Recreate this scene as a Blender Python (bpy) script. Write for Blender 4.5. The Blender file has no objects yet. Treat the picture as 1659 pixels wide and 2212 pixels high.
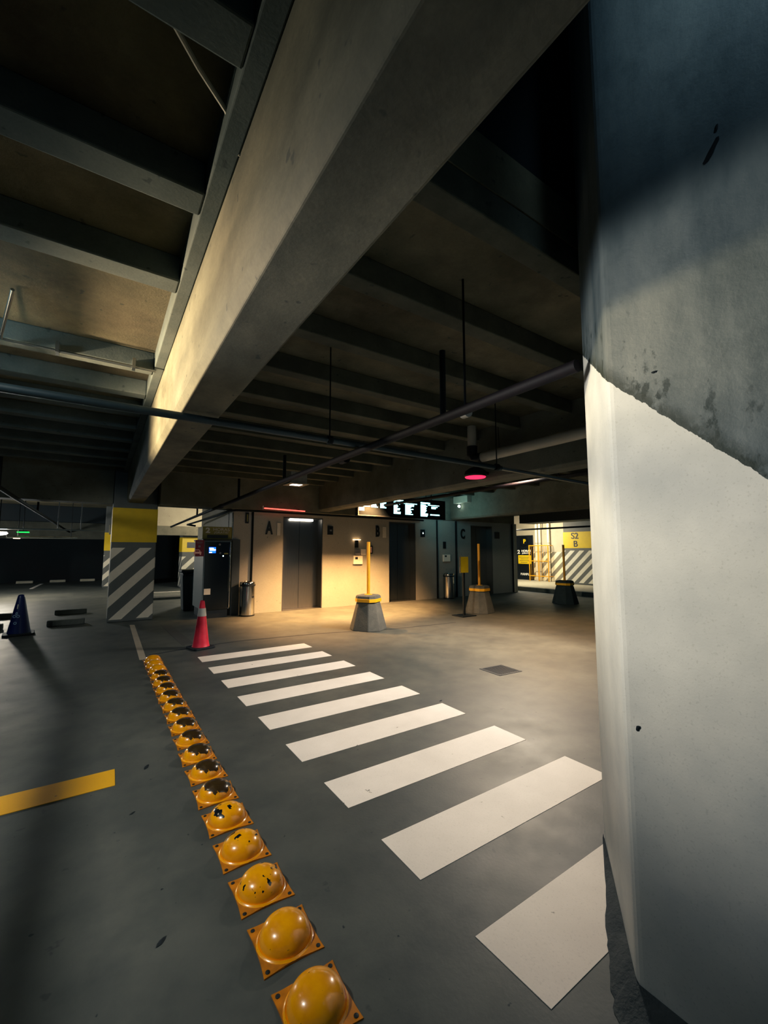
import bpy, math, random
from mathutils import Vector, Matrix
random.seed(7)
C = bpy.context.scene.collection
PI = math.pi

# ------------------------------------------------------------------ materials
def lin(c):
    return tuple(((v/255.0)/12.92 if v/255.0 <= 0.04045 else ((v/255.0+0.055)/1.055)**2.4) for v in c) + (1.0,)

class NT:
    def __init__(self, name):
        self.m = bpy.data.materials.new(name); self.m.use_nodes = True
        self.t = self.m.node_tree; self.b = self.t.nodes['Principled BSDF']
        self.tc = self.t.nodes.new('ShaderNodeTexCoord')
    def n(self, typ, **kw):
        nd = self.t.nodes.new(typ)
        for k, v in kw.items(): setattr(nd, k, v)
        return nd
    def l(self, a, b): self.t.links.new(a, b)
    def inp(self, sock, v):
        if hasattr(v, 'is_linked'): self.l(v, sock)
        else: sock.default_value = v
    def noise(self, scale, detail=6, rough=0.55, vec=None, mapping=None):
        nd = self.n('ShaderNodeTexNoise'); nd.inputs['Scale'].default_value = scale
        nd.inputs['Detail'].default_value = detail; nd.inputs['Roughness'].default_value = rough
        src = vec or self.tc.outputs['Object']
        if mapping:
            mp = self.n('ShaderNodeMapping'); mp.inputs['Scale'].default_value = mapping
            self.l(src, mp.inputs['Vector']); src = mp.outputs['Vector']
        self.l(src, nd.inputs['Vector'])
        return nd.outputs['Fac']
    def ramp(self, fac, a, b):
        nd = self.n('ShaderNodeMapRange'); nd.inputs['From Min'].default_value = a; nd.inputs['From Max'].default_value = b
        self.l(fac, nd.inputs['Value']); return nd.outputs['Result']
    def mix(self, fac, a, b, mode='MIX'):
        nd = self.n('ShaderNodeMix', data_type='RGBA', blend_type=mode)
        self.inp(nd.inputs[0], fac); self.inp(nd.inputs[6], a); self.inp(nd.inputs[7], b)
        return nd.outputs[2]
    def math(self, op, a, b=None, c=None):
        nd = self.n('ShaderNodeMath', operation=op)
        self.inp(nd.inputs[0], a)
        if b is not None: self.inp(nd.inputs[1], b)
        if c is not None: self.inp(nd.inputs[2], c)
        return nd.outputs[0]
    def xyz(self):
        nd = self.n('ShaderNodeSeparateXYZ'); self.l(self.tc.outputs['Object'], nd.inputs[0]); return nd.outputs
    def bump(self, h, strength=0.2, dist=0.01):
        nd = self.n('ShaderNodeBump'); nd.inputs['Strength'].default_value = strength; nd.inputs['Distance'].default_value = dist
        self.l(h, nd.inputs['Height']); self.l(nd.outputs[0], self.b.inputs['Normal'])

def plain(name, rgb, rough=0.5, metal=0.0, var=0.12, scale=20, spec=0.5, bump=0.0, coat=0.0):
    t = NT(name); c = lin(rgb)
    dark = tuple(v*(1-var*2) for v in c[:3]) + (1,)
    f = t.ramp(t.noise(scale), 0.3, 0.7)
    t.l(t.mix(f, dark, c), t.b.inputs['Base Color'])
    t.b.inputs['Roughness'].default_value = rough; t.b.inputs['Metallic'].default_value = metal
    t.b.inputs['Specular IOR Level'].default_value = spec; t.b.inputs['Coat Weight'].default_value = coat
    if bump: t.bump(t.noise(scale*3), bump, 0.004)
    return t.m

def emit(name, rgb, strength, base=(0, 0, 0)):
    t = NT(name); t.b.inputs['Base Color'].default_value = lin(base)
    n = t.ramp(t.noise(30), -1.5, 1.0)
    col = t.mix(n, tuple(v*0.8 for v in lin(rgb)[:3])+(1,), lin(rgb))
    t.l(col, t.b.inputs['Emission Color']); t.b.inputs['Emission Strength'].default_value = strength
    return t.m

def concrete(name, c1, c2, stain=None, scale=2.5, rough=0.85, bump=0.25, stain_amt=0.6, spec=0.3, stretch=None):
    t = NT(name)
    f = t.ramp(t.noise(scale, 9, 0.62, mapping=stretch), 0.32, 0.68)
    col = t.mix(f, lin(c1), lin(c2))
    if stain:
        g = t.math('MULTIPLY', t.ramp(t.noise(scale*0.55, 7, 0.65), 0.45, 0.72), stain_amt)
        col = t.mix(g, col, lin(stain))
    fine = t.ramp(t.noise(70, 3, 0.6), 0.2, 0.8)
    col = t.mix(t.math('MULTIPLY', fine, 0.22), col, lin((40, 40, 38)))
    pits = t.ramp(t.noise(14, 2, 0.5), 0.30, 0.26)
    col = t.mix(t.math('MULTIPLY', pits, 0.5), col, lin((35, 36, 34)))
    t.l(col, t.b.inputs['Base Color'])
    t.b.inputs['Roughness'].default_value = rough; t.b.inputs['Specular IOR Level'].default_value = spec
    t.bump(t.math('ADD', fine, t.noise(9, 6)), bump, 0.006)
    return t.m

def floor_material():
    t = NT('polished_grey_floor')
    a = t.ramp(t.noise(0.8, 9, 0.62), 0.3, 0.7)
    col = t.mix(a, lin((66, 66, 61)), lin((98, 97, 88)))
    b = t.ramp(t.noise(4.5, 8, 0.65), 0.42, 0.75)
    col = t.mix(t.math('MULTIPLY', b, 0.6), col, lin((56, 57, 54)))
    s = t.ramp(t.noise(10, 3, 0.55, mapping=(1, 1, 1)), 0.31, 0.27)
    col = t.mix(t.math('MULTIPLY', s, 0.55), col, lin((48, 48, 46)))
    sp = t.ramp(t.noise(27, 2, 0.5), 0.26, 0.23)
    col = t.mix(sp, col, lin((30, 32, 32)))
    w = t.ramp(t.noise(3.1, 6, 0.7), 0.68, 0.8)
    col = t.mix(t.math('MULTIPLY', w, 0.3), col, lin((128, 126, 120)))
    t.l(col, t.b.inputs['Base Color'])
    r = t.n('ShaderNodeMapRange'); r.inputs['To Min'].default_value = 0.42; r.inputs['To Max'].default_value = 0.68
    t.l(t.noise(3.3, 7), r.inputs['Value']); t.l(r.outputs[0], t.b.inputs['Roughness'])
    t.b.inputs['Specular IOR Level'].default_value = 0.4
    t.bump(t.math('ADD', t.noise(60, 3), t.noise(6, 5)), 0.12, 0.004)
    return t.m

def paint(name, rgb, wear=(90, 88, 82), rough=0.6):
    t = NT(name)
    col = t.mix(t.ramp(t.noise(3, 7), 0.3, 0.75), lin(rgb), tuple(v*0.86 for v in lin(rgb)[:3])+(1,))
    col = t.mix(t.ramp(t.noise(11, 5, 0.6), 0.31, 0.28), col, lin(wear))
    col = t.mix(t.math('MULTIPLY', t.ramp(t.noise(120, 3), 0.42, 0.3), 0.12), col, lin(wear))
    t.l(col, t.b.inputs['Base Color']); t.b.inputs['Roughness'].default_value = rough
    t.bump(t.noise(60, 4), 0.15, 0.003)
    return t.m

def striped(name, phase, period, duty, zlo, zhi, grey=(92, 92, 88), white=(205, 203, 192)):
    """grey pillar concrete with 45 degree white bars painted between two heights"""
    t = NT(name); o = t.xyz()
    along = t.math('SUBTRACT', o[0], o[1])
    v = t.math('DIVIDE', t.math('SUBTRACT', t.math('SUBTRACT', o[2], along), phase), period)
    fr = t.math('FRACT', v)
    on = t.math('LESS_THAN', fr, duty)
    on = t.math('MULTIPLY', on, t.math('GREATER_THAN', o[2], zlo))
    on = t.math('MULTIPLY', on, t.math('LESS_THAN', o[2], zhi))
    n = t.ramp(t.noise(6, 6), 0.3, 0.7)
    g = t.mix(n, tuple(v*0.85 for v in lin(grey)[:3])+(1,), lin(grey))
    w = t.mix(n, tuple(v*0.88 for v in lin(white)[:3])+(1,), lin(white))
    t.l(t.mix(on, g, w), t.b.inputs['Base Color']); t.b.inputs['Roughness'].default_value = 0.65
    t.bump(t.noise(50, 4), 0.15, 0.004)
    return t.m

def column_material():
    """bare grey concrete above, white paint below a 45 degree edge (height = y + 1.2)"""
    t = NT('half_painted_column'); o = t.xyz()
    edge = t.math('SUBTRACT', t.math('ADD', t.math('SUBTRACT', o[2], o[1]), t.math('MULTIPLY', t.noise(26, 4, 0.6), 0.026)), 1.213)
    bare = t.math('GREATER_THAN', edge, 0.0)
    n1 = t.ramp(t.noise(3.2, 9, 0.62, mapping=(1.2, 1.2, 0.35)), 0.3, 0.72)
    c = t.mix(n1, lin((56, 64, 65)), lin((106, 111, 108)))
    n2 = t.ramp(t.noise(2.4, 8, 0.7), 0.52, 0.66)
    c = t.mix(t.math('MULTIPLY', n2, 0.6), c, lin((60, 66, 64)))
    drip = t.ramp(t.noise(7, 5, 0.6, mapping=(3, 3, 0.12)), 0.5, 0.7)
    c = t.mix(t.math('MULTIPLY', drip, 0.35), c, lin((96, 102, 102)))
    near = t.math('MULTIPLY', t.ramp(edge, 0.40, 0.02), t.ramp(t.noise(17, 5, 0.62, mapping=(1, 1, 0.6)), 0.42, 0.36))
    c = t.mix(near, c, lin((30, 34, 22)))
    rim = t.math('MULTIPLY', t.ramp(edge, 0.075, 0.015), t.ramp(t.noise(12, 5, 0.65), 0.38, 0.5))
    c = t.mix(t.math('MULTIPLY', rim, 0.9), c, lin((40, 42, 26)))
    p = t.mix(t.ramp(t.noise(4, 7), 0.3, 0.7), lin((176, 178, 174)), lin((200, 200, 193)))
    p = t.mix(t.math('MULTIPLY', t.ramp(t.noise(130, 2), 0.4, 0.3), 0.25), p, lin((140, 140, 132)))
    p = t.mix(t.ramp(t.noise(6.5, 2, 0.4), 0.235, 0.22), p, lin((40, 40, 36)))
    t.l(t.mix(bare, p, c), t.b.inputs['Base Color'])
    t.b.inputs['Roughness'].default_value = 0.62; t.b.inputs['Specular IOR Level'].default_value = 0.35
    h = t.math('ADD', t.math('MULTIPLY', t.noise(11, 8, 0.65), t.math('ADD', t.math('MULTIPLY', bare, 1.2), 0.25)), t.math('MULTIPLY', t.noise(140, 3), 0.08))
    t.bump(h, 0.28, 0.012)
    return t.m

def dome_material(name, kind):
    t = NT(name); o = t.xyz()
    y = t.mix(t.ramp(t.noise(18, 7), 0.3, 0.75), lin((250, 176, 2)), lin((228, 148, 2)))
    y = t.mix(t.ramp(t.noise(70, 3), 0.3, 0.26), y, lin((60, 40, 12)))
    blk = lin((18, 19, 20))
    if kind == 'black':
        dx = t.math('SUBTRACT', o[0], 0.008); dy = t.math('SUBTRACT', o[1], -0.006)
        r = t.math('SQRT', t.math('ADD', t.math('MULTIPLY', dx, dx), t.math('MULTIPLY', dy, dy)))
        v = t.math('ADD', r, t.math('MULTIPLY', t.math('SUBTRACT', t.noise(28, 5, 0.6), 0.5), 0.055))
        y = t.mix(t.math('MULTIPLY', t.math('LESS_THAN', v, 0.072), 0.95), y, blk)
    elif kind == 'scuffed':
        v = t.math('MULTIPLY', t.ramp(t.noise(24, 2, 0.4), 0.40, 0.385), t.math('GREATER_THAN', o[2], 0.052))
        y = t.mix(v, y, blk)
    elif kind == 'chipped':
        v = t.math('MULTIPLY', t.ramp(t.noise(40, 2, 0.4), 0.36, 0.34), t.math('GREATER_THAN', o[2], 0.04))
        y = t.mix(v, y, blk)
    t.l(y, t.b.inputs['Base Color'])
    t.b.inputs['Roughness'].default_value = 0.24; t.b.inputs['Coat Weight'].default_value = 0.5
    t.b.inputs['Coat Roughness'].default_value = 0.08
    t.bump(t.noise(40, 4), 0.08, 0.003)
    return t.m

def brushed(name, rgb, rough=0.3, stretch=(40, 40, 1)):
    t = NT(name)
    f = t.ramp(t.noise(6, 4, 0.6, mapping=stretch), 0.3, 0.7)
    t.l(t.mix(f, tuple(v*0.8 for v in lin(rgb)[:3])+(1,), lin(rgb)), t.b.inputs['Base Color'])
    t.b.inputs['Metallic'].default_value = 1.0; t.b.inputs['Roughness'].default_value = rough
    return t.m

M = dict(
    floor=floor_material(),
    slab=concrete('ceiling_slab_concrete', (84, 76, 54), (124, 112, 84), (52, 36, 18), 1.7, 0.9, 0.3, 0.85),
    joist=concrete('joist_concrete', (78, 84, 80), (104, 108, 102), (84, 82, 68), 3.0, 0.85, 0.1, 0.5),
    joist_right=concrete('olive_joist_concrete', (72, 68, 52), (98, 94, 76), (50, 46, 34), 3.0, 0.85, 0.1, 0.6),
    beam=concrete('beam_concrete', (92, 87, 70), (130, 122, 100), (66, 56, 36), 2.4, 0.85, 0.1, 0.7, stretch=(1.5, 0.6, 1.5)),
    beam2=concrete('cross_beam_concrete', (98, 95, 80), (126, 121, 104), (78, 72, 56), 2.0, 0.85, 0.25, 0.5),
    column=column_material(),
    mortar=concrete('dark_mortar', (58, 60, 60), (96, 96, 92), (38, 40, 42), 9, 0.9, 0.5, 0.7),
    wall=concrete('lobby_wall_finish', (150, 146, 136), (162, 158, 148), (140, 135, 124), 1.2, 0.42, 0.06, 0.3, 0.5),
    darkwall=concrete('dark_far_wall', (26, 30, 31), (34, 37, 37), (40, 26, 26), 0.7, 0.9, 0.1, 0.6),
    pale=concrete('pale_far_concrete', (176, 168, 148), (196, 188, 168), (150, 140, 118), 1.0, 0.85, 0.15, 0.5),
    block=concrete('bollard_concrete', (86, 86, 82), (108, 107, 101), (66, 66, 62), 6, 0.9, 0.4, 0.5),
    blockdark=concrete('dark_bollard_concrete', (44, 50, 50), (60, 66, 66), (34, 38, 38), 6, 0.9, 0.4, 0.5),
    stop=concrete('wheel_stop_concrete', (92, 92, 84), (116, 115, 106), (64, 64, 58), 8, 0.9, 0.4, 0.5),
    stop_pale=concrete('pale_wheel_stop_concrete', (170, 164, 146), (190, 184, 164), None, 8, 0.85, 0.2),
    white=paint('white_road_paint', (242, 236, 232)),
    cream=paint('cream_road_paint', (190, 180, 160)),
    yellowroad=paint('yellow_road_paint', (228, 172, 2), (120, 96, 40)),
    erased=paint('blackened_road_paint', (78, 74, 68), (100, 97, 90)),
    dark_line=plain('dark_line_tone', (52, 50, 46), 0.8),
    yellow=plain('yellow_wall_paint', (206, 178, 4), 0.55, scale=8, var=0.06),
    yband=plain('yellow_band_paint', (232, 176, 12), 0.5, var=0.05),
    ypole=plain('yellow_pole_paint', (222, 160, 10), 0.45, var=0.08),
    domey=dome_material('yellow_dome_enamel', 'clean'),
    domec=dome_material('chipped_yellow_dome_enamel', 'chipped'),
    domes=dome_material('scuffed_yellow_dome_enamel', 'scuffed'),
    domeb=dome_material('black_worn_dome_enamel', 'black'),
    plate=plain('yellow_plate_enamel', (206, 128, 12), 0.42, var=0.2, scale=25, bump=0.1),
    bolt=plain('black_bolt', (24, 22, 18), 0.6),
    black=plain('black_plastic', (16, 17, 18), 0.45),
    blackgloss=plain('black_gloss_panel', (9, 10, 11), 0.16),
    iron=plain('black_pipe_enamel', (16, 15, 15), 0.7, spec=0.2),
    redpipe=plain('dark_red_pipe_enamel', (24, 11, 10), 0.7, var=0.2, spec=0.2),
    bluepipe=plain('blue_grey_pipe_enamel', (34, 46, 48), 0.5),
    pvc=plain('white_pipe_plastic', (172, 166, 150), 0.45, var=0.08, scale=5),
    steel=brushed('brushed_lift_steel', (128, 127, 124), 0.34),
    frame=brushed('lift_frame_steel', (120, 116, 110), 0.42),
    chrome=brushed('polished_bin_steel', (205, 203, 196), 0.14),
    galv=brushed('galvanised_conduit', (170, 172, 170), 0.35),
    conered=plain('pink_red_cone_plastic', (232, 40, 66), 0.5, var=0.1, scale=12),
    coneblue=plain('navy_cone_plastic', (16, 34, 92), 0.35, var=0.1),
    reflect=plain('white_reflective_band', (214, 216, 212), 0.4, var=0.05),
    lblue=plain('pale_blue_print', (160, 190, 226), 0.5),
    rubber=plain('black_rubber', (20, 20, 20), 0.7),
    white_plastic=plain('white_device_plastic', (224, 218, 206), 0.5, var=0.03),
    grey_plastic=plain('grey_device_plastic', (126, 124, 128), 0.5),
    darkred=plain('dark_red_sign_face', (120, 22, 40), 0.5, var=0.06),
    pinkwhite=plain('pink_white_sign_print', (236, 190, 186), 0.5, var=0.03),
    olive=plain('dull_yellow_sign_face', (128, 118, 46), 0.55, var=0.06),
    dullwhite=plain('dull_white_print', (190, 188, 180), 0.55, var=0.04),
    kioskside=plain('grey_kiosk_metal', (112, 120, 122), 0.45, var=0.04),
    greenbin=plain('dark_green_bin_plastic', (22, 42, 42), 0.5),
    ink=plain('black_lettering', (14, 14, 14), 0.5),
    sheetwhite=plain('white_sheet_print', (240, 238, 230), 0.5, var=0.03),
    sheetyellow=plain('yellow_sheet_print', (240, 204, 20), 0.5, var=0.03),
    duct=plain('dark_grey_duct', (60, 64, 66), 0.6),
    palepipe=plain('cream_vent_pipe', (232, 222, 196), 0.45, var=0.05),
    scrap=plain('dry_leaf', (20, 20, 17), 0.8),
    glow_cyan=emit('cyan_screen_text', (150, 240, 245), 6.0),
    glow_blue=emit('blue_kiosk_screen', (20, 80, 255), 4.0),
    glow_white=emit('white_lamp_glow', (255, 246, 230), 14.0),
    glow_warm=emit('warm_lamp_glow', (255, 210, 150), 10.0),
    glow_green=emit('green_indicator_glow', (10, 230, 60), 5.0),
    glow_red=emit('red_indicator_glow', (255, 40, 80), 2.2),
    glow_redtube=emit('red_tube_glow', (255, 90, 76), 2.6),
    glow_tiny=emit('white_led_glow', (220, 255, 255), 12.0),
    lamp_off=plain('lamp_housing', (150, 150, 140), 0.5),
    clear=plain('smoky_lens_plastic', (120, 118, 110), 0.2),
)

# ------------------------------------------------------------------ mesh tools
class MB:
    def __init__(self): self.v = []; self.f = []
    def add(self, vs, fs):
        k = len(self.v); self.v += [tuple(p) for p in vs]; self.f += [tuple(i+k for i in q) for q in fs]; return self
    def box(self, x0, x1, y0, y1, z0, z1):
        return self.add([(x0,y0,z0),(x1,y0,z0),(x1,y1,z0),(x0,y1,z0),(x0,y0,z1),(x1,y0,z1),(x1,y1,z1),(x0,y1,z1)],
                        [(3,2,1,0),(4,5,6,7),(0,1,5,4),(1,2,6,5),(2,3,7,6),(3,0,4,7)])
    def prism(self, poly, z0, z1):
        n = len(poly)
        return self.add([(x,y,z0) for x,y in poly]+[(x,y,z1) for x,y in poly],
                        [tuple(range(n-1,-1,-1)), tuple(range(n,2*n))]+[(i,(i+1)%n,n+(i+1)%n,n+i) for i in range(n)])
    def frustum(self, p0, z0, p1, z1):
        n = len(p0)
        return self.add([(x,y,z0) for x,y in p0]+[(x,y,z1) for x,y in p1],
                        [tuple(range(n-1,-1,-1)), tuple(range(n,2*n))]+[(i,(i+1)%n,n+(i+1)%n,n+i) for i in range(n)])
    def extrude(self, poly, axis, a, b):
        """polygon in the plane across an axis: axis 0 -> (y,z), axis 1 -> (x,z)"""
        n = len(poly); mk = (lambda p, t: (t,p[0],p[1])) if axis == 0 else (lambda p, t: (p[0],t,p[1]))
        return self.add([mk(p,a) for p in poly]+[mk(p,b) for p in poly],
                        [tuple(range(n)), tuple(range(2*n-1,n-1,-1))]+[(i,n+i,n+(i+1)%n,(i+1)%n) for i in range(n)])
    def tube(self, pts, r, n=12, r2=None):
        pts = [Vector(p) for p in pts]; m = len(pts); rings = []
        prev = None
        for i, p in enumerate(pts):
            d = ((pts[min(i+1,m-1)]-p).normalized() + (p-pts[max(i-1,0)]).normalized()).normalized()
            a = Vector((0,0,1)) if abs(d.z) < 0.9 else Vector((1,0,0))
            if prev is None: u = d.cross(a).normalized()
            else:
                u = (prev - d*prev.dot(d)).normalized()
            w = d.cross(u); prev = u
            rr = r if r2 is None else r+(r2-r)*i/(m-1)
            rings.append([p+u*math.cos(2*PI*k/n)*rr+w*math.sin(2*PI*k/n)*rr for k in range(n)])
        vs = [v for ring in rings for v in ring]; fs = []
        for i in range(m-1):
            for k in range(n):
                fs.append((i*n+k, i*n+(k+1)%n, (i+1)*n+(k+1)%n, (i+1)*n+k))
        fs.append(tuple(range(n-1,-1,-1))); fs.append(tuple(range((m-1)*n, m*n)))
        return self.add(vs, fs)
    def lathe(self, prof, n=32, c=(0,0,0)):
        vs = []; fs = []; m = len(prof)
        for r, z in prof:
            for k in range(n): vs.append((c[0]+r*math.cos(2*PI*k/n), c[1]+r*math.sin(2*PI*k/n), c[2]+z))
        for i in range(m-1):
            for k in range(n): fs.append((i*n+k, i*n+(k+1)%n, (i+1)*n+(k+1)%n, (i+1)*n+k))
        fs.append(tuple(range(n-1,-1,-1))); fs.append(tuple(range((m-1)*n, m*n)))
        return self.add(vs, fs)
    def build(self, name, mat, parent=None, bevel=0.0, smooth=False, seg=2):
        me = bpy.data.meshes.new(name); me.from_pydata(self.v, [], self.f); me.update()
        me.materials.append(mat)
        if smooth:
            for p in me.polygons: p.use_smooth = True
            me.set_sharp_from_angle(angle=math.radians(38))
        o = bpy.data.objects.new(name, me); C.objects.link(o)
        if parent: o.parent = parent
        if bevel:
            b = o.modifiers.new('edge', 'BEVEL'); b.width = bevel; b.segments = seg; b.limit_method = 'ANGLE'
        return o

def tag(o, label, cat, group=None, kind=None):
    o['label'] = label; o['category'] = cat
    if group: o['group'] = group
    if kind: o['kind'] = kind
    return o
def struct(o): o['kind'] = 'structure'; return o
def empty(name, loc, label, cat, rz=0.0, group=None):
    o = bpy.data.objects.new(name, None); C.objects.link(o); o.empty_display_size = 0.1
    o.location = loc; o.rotation_euler = (0,0,rz); return tag(o, label, cat, group)
def box(name, dims, mat, parent=None, bevel=0.0): return MB().box(*dims).build(name, mat, parent, bevel)
def text(body, size, mat, parent, loc, rot=(PI/2,0,0), name='lettering', extrude=0.002, align='CENTER', sx=1.0, bold=0.0):
    cu = bpy.data.curves.new('t', 'FONT'); cu.body = body; cu.size = size; cu.extrude = extrude; cu.align_x = align; cu.align_y = 'CENTER'; cu.offset = bold
    ob = bpy.data.objects.new('t', cu); C.objects.link(ob)
    bpy.context.view_layer.update()
    dg = bpy.context.evaluated_depsgraph_get()
    me = bpy.data.meshes.new_from_object(ob.evaluated_get(dg)); bpy.data.objects.remove(ob); me.name = name
    me.materials.clear(); me.materials.append(mat)
    o = bpy.data.objects.new(name, me); C.objects.link(o); o.parent = parent; o.location = loc; o.rotation_euler = rot; o.scale = (sx,1,1)
    return o
def dup(root, loc=None, label=None):
    r = root.copy(); C.objects.link(r)
    if loc is not None: r.location = loc
    if label: r['label'] = label
    for ch in list(root.children):
        c = ch.copy(); C.objects.link(c); c.parent = r
        for g in list(ch.children):
            d = g.copy(); C.objects.link(d); d.parent = c
    return r

# ------------------------------------------------------------------ setting: floor, slabs, beams, joists
SLAB = 3.05; SOFF = 2.90; BZ = 2.31
struct(MB().box(-14, 22, -3.5, 24.6, -0.25, 0).build('floor', M['floor']))
ce = MB()
ce.box(-14, 0.5, -3.5, 24.6, SLAB, SLAB+0.25)
ce.box(0.5, 22, 1.24, 24.6, SLAB, SLAB+0.25)
ce.box(0.5, 22, -3.5, 1.24, 5.3, 5.5)
struct(ce.build('ceiling', M['slab']))

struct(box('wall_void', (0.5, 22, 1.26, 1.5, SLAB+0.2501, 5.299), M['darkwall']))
# main beam over the crossing with bevelled lower edges, runs away from the camera
prof = [(0.375, 3.3), (0.375, 2.365), (0.43, BZ), (0.635, BZ), (0.66, 2.345), (0.66, 3.3)]
prof = [(0.372, SLAB), (0.384, 2.36), (0.412, BZ), (0.655, BZ), (0.67, 2.33), (0.67, SLAB)]
struct(MB().extrude(prof, 1, -3.5, 9.72).build('ceiling_beam_main', M['beam'], None, 0.006))
# flat strip along the beam where the joists land
struct(box('trim_1', (0.30, 0.3735, -3.5, 9.70, SOFF, SLAB), M['joist'], None, 0.006))
struct(MB().extrude([(4.33, SLAB), (4.34, 2.35), (4.38, BZ), (4.62, BZ), (4.64, 2.35), (4.64, SLAB)], 1, 1.3, 9.30).build('ceiling_beam_right', M['beam2'], None, 0.006))
struct(MB().extrude([(8.60, SLAB), (8.62, 2.33), (8.66, 2.28), (8.92, 2.28), (8.95, 2.33), (8.95, SLAB)], 1, 1.3, 9.30).build('ceiling_beam_far_right', M['beam2'], None, 0.006))
struct(box('ceiling_beam_cross_left', (-14, 0.16, 9.74, 10.12, 2.285, SLAB), M['beam2'], None, 0.01))
struct(box('ceiling_beam_cross_lobby', (0.93, 11.5, 9.30, 9.72, 2.262, SLAB), M['beam2'], None, 0.01))
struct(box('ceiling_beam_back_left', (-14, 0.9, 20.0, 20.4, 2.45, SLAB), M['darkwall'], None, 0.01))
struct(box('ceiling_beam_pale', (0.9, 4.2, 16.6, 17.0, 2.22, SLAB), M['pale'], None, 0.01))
struct(box('ceiling_beam_dark', (0.2, 4.2, 16.3, 16.58, 1.90, 2.215), M['beam2'], None, 0.01))
struct(box('ceiling_beam_far_left', (-14, 0.2, 23.2, 23.7, 1.88, SLAB), M['beam2'], None, 0.01))
JY = [1.84+0.712*k for k in range(-7, 11) if k != 2]
for y in JY:
    struct(MB().extrude([(y, SLAB), (y, SOFF), (y+0.145, SOFF), (y+0.145, SLAB)], 0, -9, 0.2995).build('ceiling_joist', M['joist'], None, 0.008))
JR = [1.245+0.705*k for k in range(0, 12)]
for y in JR:
    struct(MB().extrude([(y, SLAB), (y, SOFF), (y+0.12, SOFF), (y+0.12, SLAB)], 0, 0.672, 4.329).build('ceiling_joist', M['joist_right'], None, 0.008))
    struct(MB().extrude([(y, SLAB), (y, SOFF), (y+0.12, SOFF), (y+0.12, SLAB)], 0, 4.642, 8.599).build('ceiling_joist', M['joist_right'], None, 0.008))

# walls
def wall_box(name, d, m): return struct(box(name, d, m))
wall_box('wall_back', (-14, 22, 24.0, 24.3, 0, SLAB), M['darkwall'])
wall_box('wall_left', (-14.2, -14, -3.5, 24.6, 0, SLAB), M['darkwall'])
# lift core with three recessed openings
X0, X1, Y0, YB = 2.33, 11.46, 9.35, 9.62
ops = [(3.47, 4.47), (6.43, 7.335), (9.50, 10.47)]
w = MB(); xs = [X0] + [v for o in ops for v in o] + [X1]
for i in range(0, len(xs), 2): w.box(xs[i], xs[i+1], Y0, YB, 0, 2.262)
for a, b in ops: w.box(a, b, Y0, YB, 2.145, 2.262)
w.box(X0, X1, YB+0.06, 12.7, 0, SLAB)
struct(w.build('wall_lobby', M['wall']))
struct(box('trim_2', (11.462, 11.60, 9.30, 9.62, 0, 2.26), M['pale'], None, 0.01))
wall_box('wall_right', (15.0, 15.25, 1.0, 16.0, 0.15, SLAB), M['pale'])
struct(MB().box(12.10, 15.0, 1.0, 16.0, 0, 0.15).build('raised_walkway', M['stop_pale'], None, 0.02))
struct(box('kerb_face', (12.06, 12.097, 1.0, 16.0, 0, 0.135), M['stop'], None, 0.01))

# lifts
for k, (a, b) in enumerate(ops):
    d = struct(box('door_%d' % (k+1), (a+0.02, b-0.02, YB-0.018, YB+0.05, 0.004, 2.12), M['steel']))
    fr = MB(); fr.box(a+0.0005, a+0.02, Y0+0.004, YB-0.02, 0.004, 2.14); fr.box(b-0.02, b-0.0005, Y0+0.004, YB-0.02, 0.004, 2.14); fr.box(a+0.0205, b-0.0205, Y0+0.004, YB-0.02, 2.122, 2.14)
    fr.build('door_frame', M['frame'], d)
    MB().box((a+b)/2-0.004, (a+b)/2+0.004, YB-0.022, YB-0.0185, 0.01, 2.11).build('door_seam', M['black'], d)
    box('sill', (a+0.021, b-0.021, Y0+0.03, YB-0.03, 0.0, 0.006), M['frame'], d)

# added unseen plates that cut the beam lamp off the column and slab
lt = MB(); lt.box(-1.5, -0.95, 3.1, 4.7, 2.345, 2.36); lt.box(-1.5, -1.485, 3.1, 4.7, 2.36, 2.56); lt.box(-1.5, -0.95, 3.1, 4.7, 2.56, 2.575)
for y in (3.2, 4.6): lt.tube([(-1.47, y, 2.36), (-1.47, y, SLAB)], 0.008, 8)
struct(lt.build('light_baffle', M['galv']))
d_ = bpy.data.objects['door_1']; MB().box(3.72, 4.30, YB-0.075, YB-0.03, 2.085, 2.12).build('door_top_glint', M['glow_white'], d_)  # emissive bar put in for the bright reflection at the door top

# ------------------------------------------------------------------ near column
P = [(1.30, -2.6), (1.44, 0.752)]
base = [(1.444, -2.6), (3.4, -2.6), (3.4, 1.176), (2.03, 1.176), (1.444, 0.752)]
cm = MB()
lv = [0.0, 5.3]
cm.prism(base, 0.0, 5.3)
col = tag(cm.build('concrete_column', M['column'], None, 0.022, False, 3), 'huge near concrete column, white paint below a diagonal edge, bare grey above', 'column')
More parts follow.
